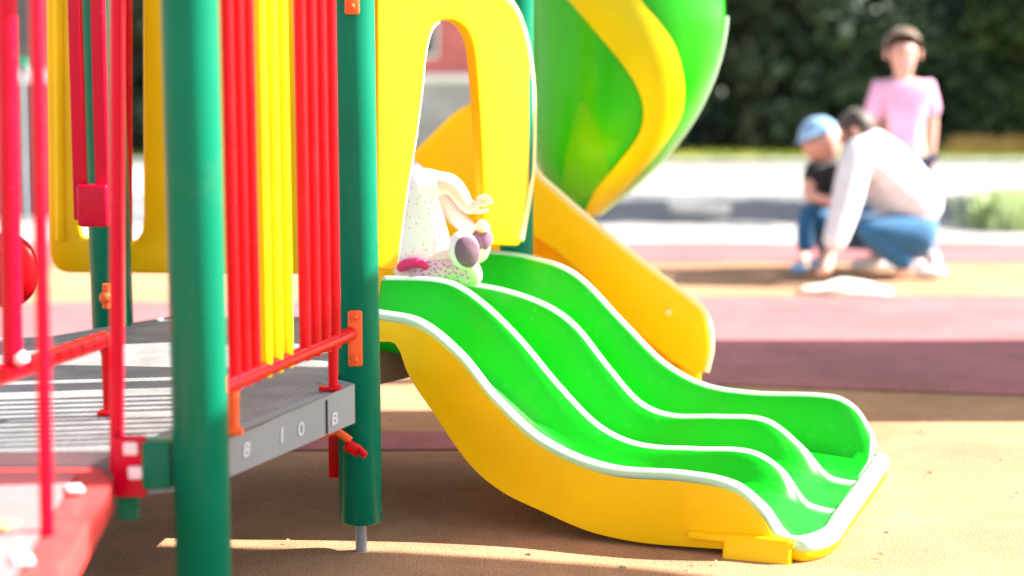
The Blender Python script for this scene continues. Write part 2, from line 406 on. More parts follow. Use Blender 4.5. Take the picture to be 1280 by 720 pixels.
# raised panel of the arch, upper area
# yellow back panel with slot
def pan(px, py): return P(px, py, 4.62)
o1 = [(56,-60),(60,315)] + [(64,328),(72,338),(84,341)] + [(380,343),(380,-60),(178,-60),(179,270),(177,290),(171,300),(160,303),(150,301),(100,298),(97,285),(95,-60)]
bm = bmesh.new(); prism(bm, [pan(*q) for q in o1], (0,.05,0), bev=.010); yp = link('slotted_panel', bm, 'yellow', tower, ang=60)
bm = bmesh.new(); prism(bm, [pan(56,-60), pan(380,-60), pan(380,-95), pan(56,-95)], (0,.05,0), bev=.006); link('panel_head', bm, 'yellow', yp)
bm = bmesh.new(); tube(bm, [pan(73,-60)+V((0,-.004,0)), pan(76,300)+V((0,-.004,0))], .012, 16); link('moulded_rib', bm, 'yellow', yp)
bm = bmesh.new(); tube(bm, [P(160,-60,4.60), P(160,302,4.60)], .0115, 16); link('slot_bar', bm, 'red', yp)
# red hanging frame in front of the far post
hf = bmesh.new()
box(hf, V((P(101,250,4.30).x, 4.30, 1.15)), (.033,.03,.98), bev=.006)
box(hf, V((P(129,250,4.30).x, 4.30, 1.15)), (.033,.03,.98), bev=.006)
a, b = P(98,230,4.285), P(138,283,4.285); box(hf, (a+b)/2, (b.x-a.x, .05, a.z-b.z), bev=.008)
hand_frame = link('grab_frame', hf, 'crimson', tower)
bm = bmesh.new(); tube(bm, [P(134,355,4.40)+V((0,0,.0)), P(134,385,4.40)], .012, 12); ball(bm, P(133,372,4.40), .018); link('fixing_knob', bm, 'orange', tower)

# left railing, bars and step platform
bm = bmesh.new()
L0, L1 = P(-90,512,2.55), P(130,424,3.25)
L0 = V((L0.x, L0.y, L1.z)); L0.x = L1.x+(L0.x-L1.x)
la = P(20,466,2.90); la.z = L1.z; 
dirl = (V((la.x,la.y,0))-V((L1.x,L1.y,0))).normalized(); far = V((L1.x,L1.y,L1.z))+dirl*.9
tube(bm, [far, la, L1-V((.0,.012,0)), L1+V((0.004,.0,-.006)), L1+V((.006,.003,-.03)), V((L1.x+.006,L1.y+.003,DZ+.01))], [.0165,.0165,.0165,.0155,.0125,.0115], 20)
box(bm, (L1.x+.006, L1.y, DZ+.007), (.04,.03,.009), bev=.002)
lrail = link('side_railing', bm, 'red', tower)
for pxa, pya, pxb, pyb, Y, r, mt in ((7,-60,16,462,2.88,.0165,'crimson'), (44,-60,59,678,2.45,.0098,'crimson'), (146,-60,146,590,2.86,.0118,'crimson'), (-45,-60,-32,640,2.4,.013,'crimson')):
    b2 = bmesh.new(); a = P(pxa,pya,Y); b = P(pxb,pyb,Y); a.x = a.x; tube(b2, [V((a.x,a.y,1.6)), a, b], r, 20); link('upright_bar', b2, mt, lrail)
bm = bmesh.new(); c = P(25,449,2.86); ball(bm, c, .0085); tube(bm, [c, c+V((0,.02,0))], .011, 6); link('bolt', bm, 'white', lrail)
# step board
SZ = .355
bp = [PZ(-160,584,SZ), PZ(126,584,SZ), PZ(141,601,SZ), PZ(72,722,SZ), PZ(10,840,SZ), PZ(-330,840,SZ)]
bm = bmesh.new(); prism(bm, bp, (0,0,-.052), bev=.004); step = link('step_board', bm, 'red_board', tower, ang=30)
bm = bmesh.new(); ip = [PZ(-150,592,SZ+.003), PZ(96,592,SZ+.003), PZ(18,722,SZ+.003), PZ(-40,830,SZ+.003), PZ(-320,830,SZ+.003)]
prism(bm, ip, (0,0,.004), bev=.001); link('grip_pad', bm, 'pad_pink', step)  # sunlit top of the board painted as a paler sheet
for q in ((93,611),(28,700)):
    bm = bmesh.new(); box(bm, PZ(*q, SZ+.009), (.026,.036,.009), bev=.004, rot=.4); link('bolt_cap', bm, 'white', step)
bm = bmesh.new(); box(bm, PZ(2,657,SZ+.010), (.03,.05,.004), rot=-.3, bev=.001); link('sticker', bm, 'grass_bright', step)
# red bracket plates and green socket
bm = bmesh.new(); a, b = P(141,545,2.84), P(184,620,2.84); box(bm, (a+b)/2, (b.x-a.x, .02, a.z-b.z), bev=.003); jb = link('joint_plate', bm, 'crimson', tower)
for q in ((163,561),(169,591)):
    bm = bmesh.new(); box(bm, P(*q, 2.826), (.023,.010,.021), bev=.003); link('bolt_cap', bm, 'shoe_pale', jb)
bm = bmesh.new(); a, b = P(184,550,2.85), P(214,608,2.85); box(bm, (a+b)/2, (b.x-a.x+.01, .05, a.z-b.z), bev=.003)
a, b = P(149,612,2.87), P(173,648,2.87); box(bm, (a+b)/2, (b.x-a.x, .03, a.z-b.z), bev=.003); link('joint_socket', bm, 'post_green', tower)
# red round play drum beyond the left bars
bm = bmesh.new(); c = P(8,338,4.4); ball(bm, c, .085, (1,.5,1.12), seg=28); tube(bm, [c-V((.3,0,0)), c], .015)
link('spinning_drum', bm, 'red', tower)

# ------------------------------------------------------------------ triple slide
O = V((-.30,3.95,0))
slide = thing('wave_slide', 'green three lane wave slide with yellow side panels, bolted to the arch', 'slide', (O.x+S.x*.5, O.y+S.y*.5, 0))
tA = [(-.06,.484),(.011,.483),(.11,.466),(.206,.398),(.283,.313),(.396,.222),(.544,.172),(.724,.170),(.829,.156),(.907,.108),(.942,.066),(.97,.046),(1.0,.042)]
tB = [(-.099,.532),(.068,.529),(.149,.490),(.25,.404),(.35,.296),(.448,.208),(.545,.172),(.678,.172),(.807,.174),(.88,.135),(.925,.075),(.95,.055),(1.0,.05)]
tC = [(-.10,.50),(.086,.490),(.224,.455),(.308,.404),(.391,.309),(.473,.225),(.55,.198),(.673,.203),(.79,.200),(.878,.138),(.926,.085),(.95,.07),(1.0,.06)]
tD = [(-.10,.557),(-.031,.555),(.093,.546),(.226,.505),(.357,.385),(.465,.287),(.571,.236),(.696,.222),(.90,.225),(.96,.198),(1.0,.14),(1.02,.10)]
tF = [(-.12,.385),(0,.385),(.08,.365),(.2,.295),(.3,.215),(.4,.150),(.5,.122),(.65,.108),(.85,.095),(.95,.086),(1.0,.085)]
tK = [(-.03,.420),(.011,.415),(.055,.408),(.08,.346),(.138,.267),(.225,.155),(.302,.097),(.397,.060),(.508,.024),(.618,.010),(.72,.010),(.93,.016),(1.0,.014),(1.03,.014)]
rims = [(0,tA),(.24,tB),(.48,tC),(.72,tD)]
def sstep(a, b, x):
    x = max(0, min(1, (x-a)/(b-a))); return x*x*(3-2*x)
def endz(t, z):                          # roll the whole exit over at the lip
    if t > 1.0:
        u = (t-1.0)/.035; return z-.05*u*u
    return z
ws = []
for i in range(3):
    a = rims[i][0]
    for u in (0,.005,.010,.014,.019,.026,.034,.044,.056,.075,.10,.12,.14,.165,.184,.196,.206,.214,.221,.226,.230,.235): ws.append(a+u)
ws.append(.72)
def hgt(t, w):
    i = min(2, int((w+1e-6)/.24)); l = w-rims[i][0]; r = .24-l
    fl = interp(tF, t)-(.006+.038*(1-max(0,min(1,w/.72))))*sstep(.82, 1.0, t)
    za = max(fl, interp(rims[i][1], t)); zb = max(fl, interp(rims[i+1][1], t))
    if l < r: d, zr = l, za
    else: d, zr = r, zb
    cap = .006*(min(d, .014)/.014)**2
    s_ = 1-sstep(.010, .060, d)
    return endz(t, (fl)+(zr-fl-cap)*s_)
ts = [-.10+i*.0125 for i in range(89)] + [1.006,1.012,1.018,1.024,1.03,1.035]
ts = sorted(set(round(t, 4) for t in ts if t <= 1.0))+[1.006,1.010]
bm = bmesh.new(); grid = []
def tcorner(t, w):
    e = min(1, max(0, 1-(w+.02)/.13)) if w < .3 else min(1, max(0, 1-(.74-w)/.10))*.25
    return t if t < .84 else .84+(t-.84)*(.16-.035*e*e)/.16
def pos(t, w, z):
    t = tcorner(t, w); return V((O.x+S.x*t+W.x*w, O.y+S.y*t+W.y*w, z))
wout = [-.010,-.016,-.019]; zout = [.003,.010,.022]
for t in ts:
    row = []
    za = endz(t, max(interp(tF, t)-.044*sstep(.82, 1.0, t), interp(tA, t))); zd = endz(t, max(interp(tF, t), interp(tD, t)))
    for w_, dz in list(zip(wout, zout))[::-1]: row.append(bm.verts.new(pos(t, w_, za-dz)))
    for w in ws: row.append(bm.verts.new(pos(t, w, hgt(t, w))))
    for w_, dz in zip(wout, zout): row.append(bm.verts.new(pos(t, .72-w_, zd-dz)))
    grid.append(row)
allw = [-.019,-.016,-.010]+ws+[.73,.736,.739]
for i in range(len(grid)-1):
    for j in range(len(allw)-1):
        f = bm.faces.new((grid[i][j], grid[i+1][j], grid[i+1][j+1], grid[i][j+1]))
        wc = (allw[j]+allw[j+1])/2; tc_ = (ts[i]+ts[i+1])/2
        dd = min(abs(wc-r_[0]) for r_ in rims)
        if dd < .0125 or wc < 0.012 or wc > .71 or tc_ > .997: f.material_index = 1  # painted glare colour on rims and exit end
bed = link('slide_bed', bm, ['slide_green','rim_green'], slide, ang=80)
md = bed.modifiers.new('s', 'SOLIDIFY'); md.thickness = .008; md.offset = -1
for w_, dr, nm_ in ((-.021, tA, 'near'), (.741, tD, 'far')):
    bm = bmesh.new(); sg = -1 if w_ < 0 else 1; rows = []
    for t in [x for x in ts if -.03 <= x <= 1.0]:
        zt = endz(t, max(interp(tF, t)-(.044 if w_ < 0 else .006)*sstep(.82, 1.0, t), interp(dr, t)))-.020; zb = interp(tK, t)
        if w_ > 0: zb = max(zb, .02)
        zb = min(zb, zt-.004); row = []
        for u in (0, .06, .12, .3, .5, .7, .86, .94, 1.0):
            z = zt+(zb-zt)*u
            bul = .010*math.sin(math.pi*min(1, u*1.0)) + (.004 if u > .9 else 0)
            row.append(bm.verts.new(pos(t, w_+sg*bul*.6+sg*.002, z)))
        row.append(bm.verts.new(pos(t, w_-sg*.03, zb)))
        row.append(bm.verts.new(pos(t, w_-sg*.012, zb+.012)))
        rows.append(row)
    for i in range(len(rows)-1):
        for j in range(len(rows[0])-1): bm.faces.new((rows[i][j], rows[i+1][j], rows[i+1][j+1], rows[i][j+1]))
    sp = link('side_panel', bm, 'yellow', slide, ang=60)
# inner underside shell and end panel
bm = bmesh.new(); rows = []
for t in [x for x in ts if .06 <= x <= .90]:
    row = [bm.verts.new(pos(t, .0+.72*u, max(.015, min(interp(tK, t)+.045, interp(tF, t)-.045*sstep(.7,.9,t)-.014)))) for u in (0,.2,.4,.6,.8,1)]
    rows.append(row)
for i in range(len(rows)-1):
    for j in range(5): bm.faces.new((rows[i][j], rows[i+1][j], rows[i+1][j+1], rows[i][j+1]))
link('underside', bm, 'yellow', slide, ang=60)
lipath = [(.95,-.014),(.985,-.014),(1.006,-.010),(1.016,.008),(1.019,.03),(1.019,.06),(1.019,.10),(1.018,.2),(1.022,.4),(1.025,.6),(1.026,.69),(1.018,.725),(.985,.738)]
lp = smooth_curve([tuple(pos(a_, b_, .034+.036*max(0,b_)/.72+(.012 if i_ == 0 else .004 if i_ == 1 else 0))) for i_, (a_, b_) in enumerate(lipath)], 4)
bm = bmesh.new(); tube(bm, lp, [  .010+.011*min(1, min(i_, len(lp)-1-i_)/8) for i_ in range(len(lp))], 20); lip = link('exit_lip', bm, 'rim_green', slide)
lp = smooth_curve([tuple(pos(a_-.006, b_, .018+.024*max(0,b_)/.72)) for a_, b_ in lipath], 4)
bm = bmesh.new(); tube(bm, lp, [.008+.014*min(1, min(i_, len(lp)-1-i_)/8) for i_ in range(len(lp))], 20); link('lower_lip', bm, 'yellow', lip)
def wpt(t, w, z): return V((O.x+S.x*t+W.x*w, O.y+S.y*t+W.y*w, z))
for sd in (0, 1):
    bm = bmesh.new(); g_ = (lambda w: w) if sd == 0 else (lambda w: .72-w)
    q0, q1 = [(-.005,.050),(-.040,.050),(-.055,-.012),(-.01,-.012)], [(-.012,.052),(-.040,.044),(-.042,.032),(-.012,.032)]
    prism(bm, [wpt(.812, g_(a_), b_) for a_, b_ in q0], S*.146, bev=.008); prism(bm, [wpt(.735, g_(a_), b_) for a_, b_ in q1], S*.228, bev=.003)
    link('support_foot', bm, 'yellow', slide)
# screw heads along the near yellow panel top
# ------------------------------------------------------------------ yellow curved slide behind
ys = thing('curved_slide', 'yellow high sided slide descending behind the green wave slide', 'slide', (.1,5.1,0))
top = [(470,250),(500,212),(527,187),(560,155),(597,121),(622,118),(645,165),(665,214),(695,243),(720,265),(760,298),(800,330),(832,354),(860,375),(878,392),(885,415),(886,440),(880,466)]
bot = [(868,470),(840,452),(800,420),(760,380),(730,345),(700,318),(675,300),(655,292),(600,335),(540,370),(480,380)]
YO, YD = V((-.4,5.16)), V((.975,-.22)).normalized()
def ypt(p): k, z = PV(p[0], p[1], YO, (YD.x, YD.y)); return V((YO.x+YD.x*k, YO.y+YD.y*k, z))
tc2 = [tuple(v) for v in smooth_curve(top, 3)]
YD = V((YD.x, YD.y, 0)); yn = V((-YD.y, YD.x, 0))
for off in (0, .30):
    bm = bmesh.new(); prism(bm, [ypt(p)+yn*off-YD*off*.45-V((0,0,off*.14)) for p in tc2+bot], yn*.035, bev=.008); w_ = link('side_wall', bm, 'yellow', ys, ang=60)
    rp = [ypt(p)+yn*(off+.017)-YD*off*.45+V((0,0,.003-off*.14)) for p in tc2[21:]]
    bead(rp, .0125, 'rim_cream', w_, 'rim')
bm = bmesh.new(); rows = []
fl = smooth_curve([(600,220),(660,262),(700,290),(760,345),(800,385),(840,425),(880,452)], 4)
for p in fl:
    q = ypt(p); rows.append([bm.verts.new(q+yn*.03), bm.verts.new(q+yn*.12-V((0,0,.03))), bm.verts.new(q+yn*.22-YD*.08-V((0,0,.03))), bm.verts.new(q+yn*.31-YD*.13)])
for i in range(len(rows)-1):
    for j in range(3): bm.faces.new((rows[i][j], rows[i+1][j], rows[i+1][j+1], rows[i][j+1]))
cb = link('slide_bed', bm, 'yellow', ys); sm = cb.modifiers.new('s', 'SOLIDIFY'); sm.thickness = .01
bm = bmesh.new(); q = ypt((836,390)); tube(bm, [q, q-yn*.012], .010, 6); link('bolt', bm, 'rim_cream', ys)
for px in (860,):
    q = ypt((px,462)); bm = bmesh.new(); box(bm, (q.x, q.y+.2, q.z/2), (.08,.35,q.z), bev=.01); link('support_foot', bm, 'yellow', ys)

# ------------------------------------------------------------------ spiral tube slide
sp = thing('spiral_slide', 'glossy green spiral slide with a yellow stripe curling down above the wave slide', 'slide', (.35,5.75,0))
YC = 5.75
lft = [(650,-160),(654,-80),(660,0),(663,60),(664,120),(665,170),(670,205),(684,235),(702,254),(722,268),(733,273)]
rgt = [(870,-160),(895,-80),(905,0),(903,45),(891,92),(872,135),(850,170),(822,204),(790,234),(760,258),(741,273)]
lc = smooth_curve(lft, 5); rc = smooth_curve(rgt, 5)
NT = len(lc); NS = 40
def hull(i, u, out=0):                  # u 0..1 across, rounded section bulging both ways
    a, b = lc[i], rc[i]; A = P(a.x, a.y, YC); B = P(b.x, b.y, YC); c = (A+B)/2; r = (B-A)/2; rad = r.length
    th = math.pi*2*u
    depth = min(rad*1.0, .34)
    crease = 0
    return c + r*(-math.cos(th))*(1+out/max(rad,.02)) + V((0,-1,.0))*math.sin(th)*(depth+out)
bm = bmesh.new(); rows = []
for i in range(NT):
    rows.append([bm.verts.new(hull(i, k/(2*NS))) for k in range(2*NS)])
for i in range(NT-1):
    for k in range(2*NS): bm.faces.new((rows[i][k], rows[i][(k+1)%(2*NS)], rows[i+1][(k+1)%(2*NS)], rows[i+1][k]))
bm.faces.new(rows[0]); bm.faces.new(rows[-1])
tubeo = link('tube', bm, 'spiral_green', sp, ang=60)
# yellow stripe: pixel band projected on the hull as its own raised band
sl = [(660,-60),(705,0),(735,35),(765,72),(787,108),(796,140),(790,172),(765,205),(742,232),(730,262)]
sr = [(780,-60),(790,0),(812,30),(832,62),(843,100),(846,135),(840,165),(818,200),(785,235),(745,272)]
def findu(px, py):
    # invert the front half of the hull section
    best = None
    i = min(range(NT), key=lambda j: abs((lc[j].y+rc[j].y)/2-py))
    a, b = lc[i].x, rc[i].x; s_ = max(-1, min(1, (px-(a+b)/2)/max(1e-3, (b-a)/2)))
    return i, math.acos(-s_)/(2*math.pi)
L_, R_ = smooth_curve(sl, 5), smooth_curve(sr, 5)
bm = bmesh.new(); rows = []
for a, b in zip(L_, R_):
    row = []
    for k in range(9):
        q = a.lerp(b, k/8)
        # fractional row
        ys_ = [(lc[j].y+rc[j].y)/2 for j in range(NT)]
        j = max(0, min(NT-2, next((jj for jj in range(NT-1) if ys_[jj+1] >= q.y), NT-2)))
        fr = (q.y-ys_[j])/max(1e-3, ys_[j+1]-ys_[j]); fr = max(0, min(1, fr))
        ax = lc[j].x*(1-fr)+lc[j+1].x*fr; bx = rc[j].x*(1-fr)+rc[j+1].x*fr
        s_ = max(-.985, min(.985, (q.x-(ax+bx)/2)/max(1e-3, (bx-ax)/2))); u = math.acos(-s_)/(2*math.pi)
        o_ = .006+.012*math.sin(math.pi*k/8)
        row.append(bm.verts.new(hull(j, u, o_).lerp(hull(j+1, u, o_), fr)))
    rows.append(row)
for i in range(len(rows)-1):
    for k in range(8): bm.faces.new((rows[i][k], rows[i+1][k], rows[i+1][k+1], rows[i][k+1]))
link('stripe', bm, 'stripe_yellow', sp, ang=60)
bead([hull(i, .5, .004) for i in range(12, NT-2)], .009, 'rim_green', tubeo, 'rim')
# moulded web rib low on the hull
bm = bmesh.new(); rows = []
for a, b in zip(smooth_curve([(722,118),(712,150),(704,190),(702,225),(708,250)], 4), smooth_curve([(728,118),(742,150),(752,190),(757,215),(745,235)], 4)):
    row = []
    for k in range(5):
        q = a.lerp(b, k/4); ys_ = [(lc[j].y+rc[j].y)/2 for j in range(NT)]
        j = max(0, min(NT-2, next((jj for jj in range(NT-1) if ys_[jj+1] >= q.y), NT-2))); fr = max(0, min(1, (q.y-ys_[j])/max(1e-3, ys_[j+1]-ys_[j])))
        ax = lc[j].x*(1-fr)+lc[j+1].x*fr; bx = rc[j].x*(1-fr)+rc[j+1].x*fr
        s_ = max(-.985, min(.985, (q.x-(ax+bx)/2)/max(1e-3, (bx-ax)/2))); u = math.acos(-s_)/(2*math.pi)
        row.append(bm.verts.new(hull(j, u, .001+.004*math.sin(math.pi*k/4)).lerp(hull(j+1, u, .001+.004*math.sin(math.pi*k/4)), fr)))
    rows.append(row)
for i in range(len(rows)-1):
    for k in range(4): bm.faces.new((rows[i][k], rows[i+1][k], rows[i+1][k+1], rows[i][k+1]))
link('web_rib', bm, 'web_green', sp, ang=60)
bm = bmesh.new(); tube(bm, [(.22,5.9,-.02), (.22,5.9,2.6)], .05, 24); link('centre_pole', bm, 'post_green', sp)

# ------------------------------------------------------------------ people
def skinmesh(name, verts, edges, radii, mat, parent, lev=2):
    me = bpy.data.meshes.new(name); me.from_pydata([tuple(v) for v in verts], edges, [])
    o = bpy.data.objects.new(name, me); C.objects.link(o)
    me.materials.append(M[mat])
    sk = o.modifiers.new('skin', 'SKIN'); sk.use_smooth_shade = True
    for v, r in zip(me.skin_vertices[0].data, radii):
        v.radius = r if isinstance(r, tuple) else (r, r)
    me.skin_vertices[0].data[0].use_root = True
    ss = o.modifiers.new('sub', 'SUBSURF'); ss.levels = lev; ss.render_levels = lev
    bpy.context.view_layer.update(); dg = bpy.context.evaluated_depsgraph_get()
    em = bpy.data.meshes.new_from_object(o.evaluated_get(dg)); em.name = name
    o.modifiers.clear(); o.data = em
    if not em.materials: em.materials.append(M[mat])
    for p_ in em.polygons: p_.use_smooth = True
    if parent:
        o.parent = parent; o.matrix_parent_inverse = Matrix.Translation(-parent.location) if parent.type == 'EMPTY' else Matrix.Identity(4)
    return o
def figure(J, sc, top, legs, skin, label, loc, cloths):
    """J: joint -> point; sc: size factor; cloths: (name, material, chain list of joints, radius scale)"""
    t = thing('person', label, 'person', loc)
    rad = {'pelvis':.115,'belly':.105,'chest':.125,'neck':.047,'headb':.055,'head':.088,'headt':.07,
           'shL':.058,'elL':.040,'wrL':.027,'haL':.034,'shR':.058,'elR':.040,'wrR':.027,'haR':.034,
           'hipL':.085,'knL':.055,'anL':.036,'toL':.032,'hipR':.085,'knR':.055,'anR':.036,'toR':.032}
    chains = [('pelvis','belly'),('belly','chest'),('chest','neck'),('neck','headb'),('headb','head'),('head','headt')]
    for s_ in 'LR':
        chains += [('chest','sh'+s_),('sh'+s_,'el'+s_),('el'+s_,'wr'+s_),('wr'+s_,'ha'+s_),('pelvis','hip'+s_),('hip'+s_,'kn'+s_),('kn'+s_,'an'+s_),('an'+s_,'to'+s_)]
    names = ['pelvis']+[k for k in rad if k != 'pelvis' and k in J]
    idx = {k: i for i, k in enumerate(names)}
    ed = [(idx[a], idx[b]) for a, b in chains if a in idx and b in idx]
    body = skinmesh('body', [J[k] for k in names], ed, [rad[k]*sc for k in names], skin, t)
    for nm_, mt, keys, ch, k_ in cloths:
        ks = [k for k in keys if k in J]; ix = {k: i for i, k in enumerate(ks)}
        skinmesh(nm_, [J[k] if not isinstance(J[k], str) else J[k] for k in ks], [(ix[a], ix[b]) for a, b in ch if a in ix and b in ix], [rad.get(k, .05)*sc*k_ for k in ks], mt, t)
    return t, body
def face(t, c, fwd, up, r, skin, eye=True):
    """nose, eyes, mouth and ears around head centre c"""
    fwd = V(fwd).normalized(); up = V(up); up = (up-fwd*up.dot(fwd)).normalized(); rt = fwd.cross(up)
    bm = bmesh.new(); rot = Matrix((rt, fwd, up)).transposed()
    ball(bm, c+fwd*r*1.0-up*r*.12, r*.17, (.8,1.1,1.3), rot, 12); link('nose', bm, skin, t)
    for s_ in (-1, 1):
        bm = bmesh.new(); ball(bm, c+rt*s_*r*1.0-up*r*.08, r*.24, (.4,.8,1.3), rot, 12); link('ear', bm, skin, t)
        bm = bmesh.new(); ball(bm, c+fwd*r*.90+rt*s_*r*.38+up*r*.10, r*.11, (1.2,.5,.7), rot, 10); link('eye', bm, 'hair_dark', t)
    bm = bmesh.new(); ball(bm, c+fwd*r*.93-up*r*.50, r*.16, (1.6,.5,.45), rot, 10); link('mouth', bm, 'sh_pink', t)
def hand(t, w, d, side, s, skin):
    """palm plus five fingers from wrist w along d"""
    d = V(d).normalized(); side = V(side); side = (side-d*side.dot(d)).normalized(); n_ = d.cross(side)
    vs = [w, w+d*.035*s, w+d*.06*s]; ed = [(0,1),(1,2)]; rr = [.020*s,(.028*s,.016*s),(.030*s,.014*s)]
    for f_, (o_, ln) in enumerate(((-.024,.052),(-.008,.060),(.008,.056),(.023,.045))):
        b = w+d*.065*s+side*o_*s; vs += [b, b+d*ln*.5*s+n_*.008*s, b+d*ln*s*.9+n_*.026*s]
        i = len(vs)-3; ed += [(2,i),(i,i+1),(i+1,i+2)]; rr += [.0095*s,.0085*s,.007*s]
    vs += [w+d*.02*s-side*.028*s, w+d*.05*s-side*.048*s, w+d*.072*s-side*.05*s+n_*.01*s]; i = len(vs)-3
    ed += [(1,i),(i,i+1),(i+1,i+2)]; rr += [.012*s,.010*s,.008*s]
    skinmesh('hand', vs, ed, rr, skin, t)
def hairball(t, c, r, sc, mat, rot=None, cut=None, name='hair'):
    bm = bmesh.new(); ball(bm, c, r, sc, rot, 28)
    rnd = random.Random(5)
    for v in bm.verts: v.co += V((rnd.uniform(-1,1), rnd.uniform(-1,1), rnd.uniform(-1,1)))*r*.05
    if cut:
        co_, no_ = cut; bmesh.ops.bisect_plane(bm, geom=list(bm.verts)+list(bm.edges)+list(bm.faces), plane_co=co_, plane_no=no_, clear_outer=True)
    return link(name, bm, mat, t)
SHIRT = ['pelvis','belly','chest','neck','shL','elL','shR','elR']
ch_sh = [('pelvis','belly'),('belly','chest'),('chest','shL'),('shL','elL'),('chest','shR'),('shR','elR'),('chest','nk')]
ch_lg = [('pelvis','hipL'),('hipL','knL'),('knL','anL'),('pelvis','hipR'),('hipR','knR'),('knR','anR')]

# boy standing in a pink shirt
D = 9.45
def Q(px, py, dd=0, D0=None): return P(px, py, (D if D0 is None else D0)+dd)
g = P(1130, 300, D); base = V((g.x, D, 0))
J = {'pelvis':Q(1130,200),'belly':Q(1130,165),'chest':Q(1129,122),'neck':Q(1129,98),'headb':Q(1129,86,-.015),'head':Q(1129,66,-.01),'headt':Q(1129,53),
     'shL':Q(1100,112),'elL':Q(1090,158,.02),'wrL':Q(1090,196),'haL':Q(1091,212),
     'shR':Q(1158,112),'elR':Q(1164,155,.02),'wrR':Q(1163,195),'haR':Q(1161,214),
     'hipL':Q(1115,210),'knL':Q(1112,268,-.03),'anL':Q(1112,325),'toL':Q(1110,333,-.11),
     'hipR':Q(1146,210),'knR':Q(1148,268,-.03),'anR':Q(1148,325),'toR':Q(1150,333,-.11)}
J['slL'] = J['shL'].lerp(J['elL'], .85); J['slR'] = J['shR'].lerp(J['elR'], .85); J['hem'] = Q(1130,215); J['col'] = Q(1129,103)
t, body = figure(J, .97, None, None, 'skin', 'boy standing in a pink short sleeved shirt behind the crouching adult', base, [])
skinmesh('shirt', [J['hem'],J['belly'],J['chest'],J['shL'],J['slL'],J['shR'],J['slR'],J['col']], [(0,1),(1,2),(2,3),(3,4),(2,5),(5,6),(2,7)], [(.135,.10),(.13,.10),(.14,.105),.072,.062,.072,.062,.06], 'sh_pink', t)
skinmesh('shorts', [J['pelvis'],J['hipL'],J['hipL'].lerp(J['knL'],.9),J['hipR'],J['hipR'].lerp(J['knR'],.9)], [(0,1),(1,2),(0,3),(3,4)], [.12,.09,.085,.09,.085], 'shorts', t)
face(t, J['head'], (.0,-1,0), (0,0,1), .092, 'skin')
hairball(t, J['head']+V((0,.018,.030)), .101, (.98,1.05,1.05), 'hair_brown', cut=(J['head']+V((0,-.02,.052)), V((0,-.75,-.62)).normalized()))
for s_ in 'LR': hand(t, J['wr'+s_], J['ha'+s_]-J['wr'+s_], V((0,-1,0)), .9, 'skin')
for s_ in 'LR':
    bm = bmesh.new(); ball(bm, J['to'+s_]+V((0,.05,-.0)), .05, (.8,1.8,.65)); link('shoe', bm, 'sh_white', t)

# crouching adult in a white sweater
D = 8.95
J = {'pelvis':Q(1152,283,.05),'belly':Q(1135,245,.0),'chest':Q(1108,205,-.03),'neck':Q(1082,172,-.02),'headb':Q(1076,166,.0),'head':Q(1068,160,.02),'headt':Q(1064,156,.05),
     'shL':Q(1070,195,-.16),'elL':Q(1056,262,-.28),'wrL':Q(1036,322,-.38),'haL':Q(1030,342,-.45),
     'shR':Q(1080,190,.18),'elR':Q(1045,245,.30),'wrR':Q(1020,285,.34),'haR':Q(1012,300,.34),
     'hipL':Q(1142,292,-.10),'knL':Q(1075,285,-.20),'anL':Q(1140,335,-.12),'toL':Q(1115,345,-.16),
     'hipR':Q(1142,292,.16),'knR':Q(1068,280,.28),'anR':Q(1110,318,.30),'toR':Q(1085,325,.30)}
t, body = figure(J, 1.0, None, None, 'skin', 'adult crouching in a white sweater and blue jeans, one hand to the ground', V((J['pelvis'].x, 8.95, 0)), [])
skinmesh('sweater', [J['pelvis'],J['belly'],J['chest'],J['shL'],J['elL'],J['wrL'].lerp(J['elL'],.12),J['shR'],J['elR'],J['wrR'],J['neck']], [(0,1),(1,2),(2,3),(3,4),(4,5),(2,6),(6,7),(7,8),(2,9)],
         [(.175,.16),(.19,.165),(.175,.155),.095,.078,.058,.09,.065,.045,.078], 'sh_white', t)
skinmesh('jeans', [J['pelvis']-V((0,0,.05)),J['hipL'],J['knL'],J['anL'],J['hipR'],J['knR'],J['anR']], [(0,1),(1,2),(2,3),(0,4),(4,5),(5,6)], [.14,.115,.075,.055,.115,.075,.055], 'jeans', t)
hairball(t, J['head']+V((.01,0,.005)), .094, (1,1,1.02), 'hair_dark', cut=(J['head']+V((-.05,0,-.03)), V((-.8,0,-.6)).normalized()))
face(t, J['head'], (-.8,.2,-.6), (-.4,0,.8), .088, 'skin')
hand(t, J['wrL'], J['haL']-J['wrL'], V((.3,-1,0)), 1.05, 'skin'); hand(t, J['wrR'], J['haR']-J['wrR'], V((.3,-1,0)), 1.05, 'skin')
c = Q(1166,332,-.05)
bm = bmesh.new(); tube(bm, [V((c.x-.03,c.y,.02)), V((c.x,c.y,.045)), V((c.x-.005,c.y,.13))], [.035,.05,.032], 16); ball(bm, V((c.x-.02,c.y-.03,.035)), .05, (1.7,.9,.6)); link('shoe', bm, 'sh_white', t)
bm = bmesh.new(); ball(bm, V((J['toR'].x,J['toR'].y,.035)), .05, (1.9,.9,.7)); link('shoe', bm, 'sh_white', t)

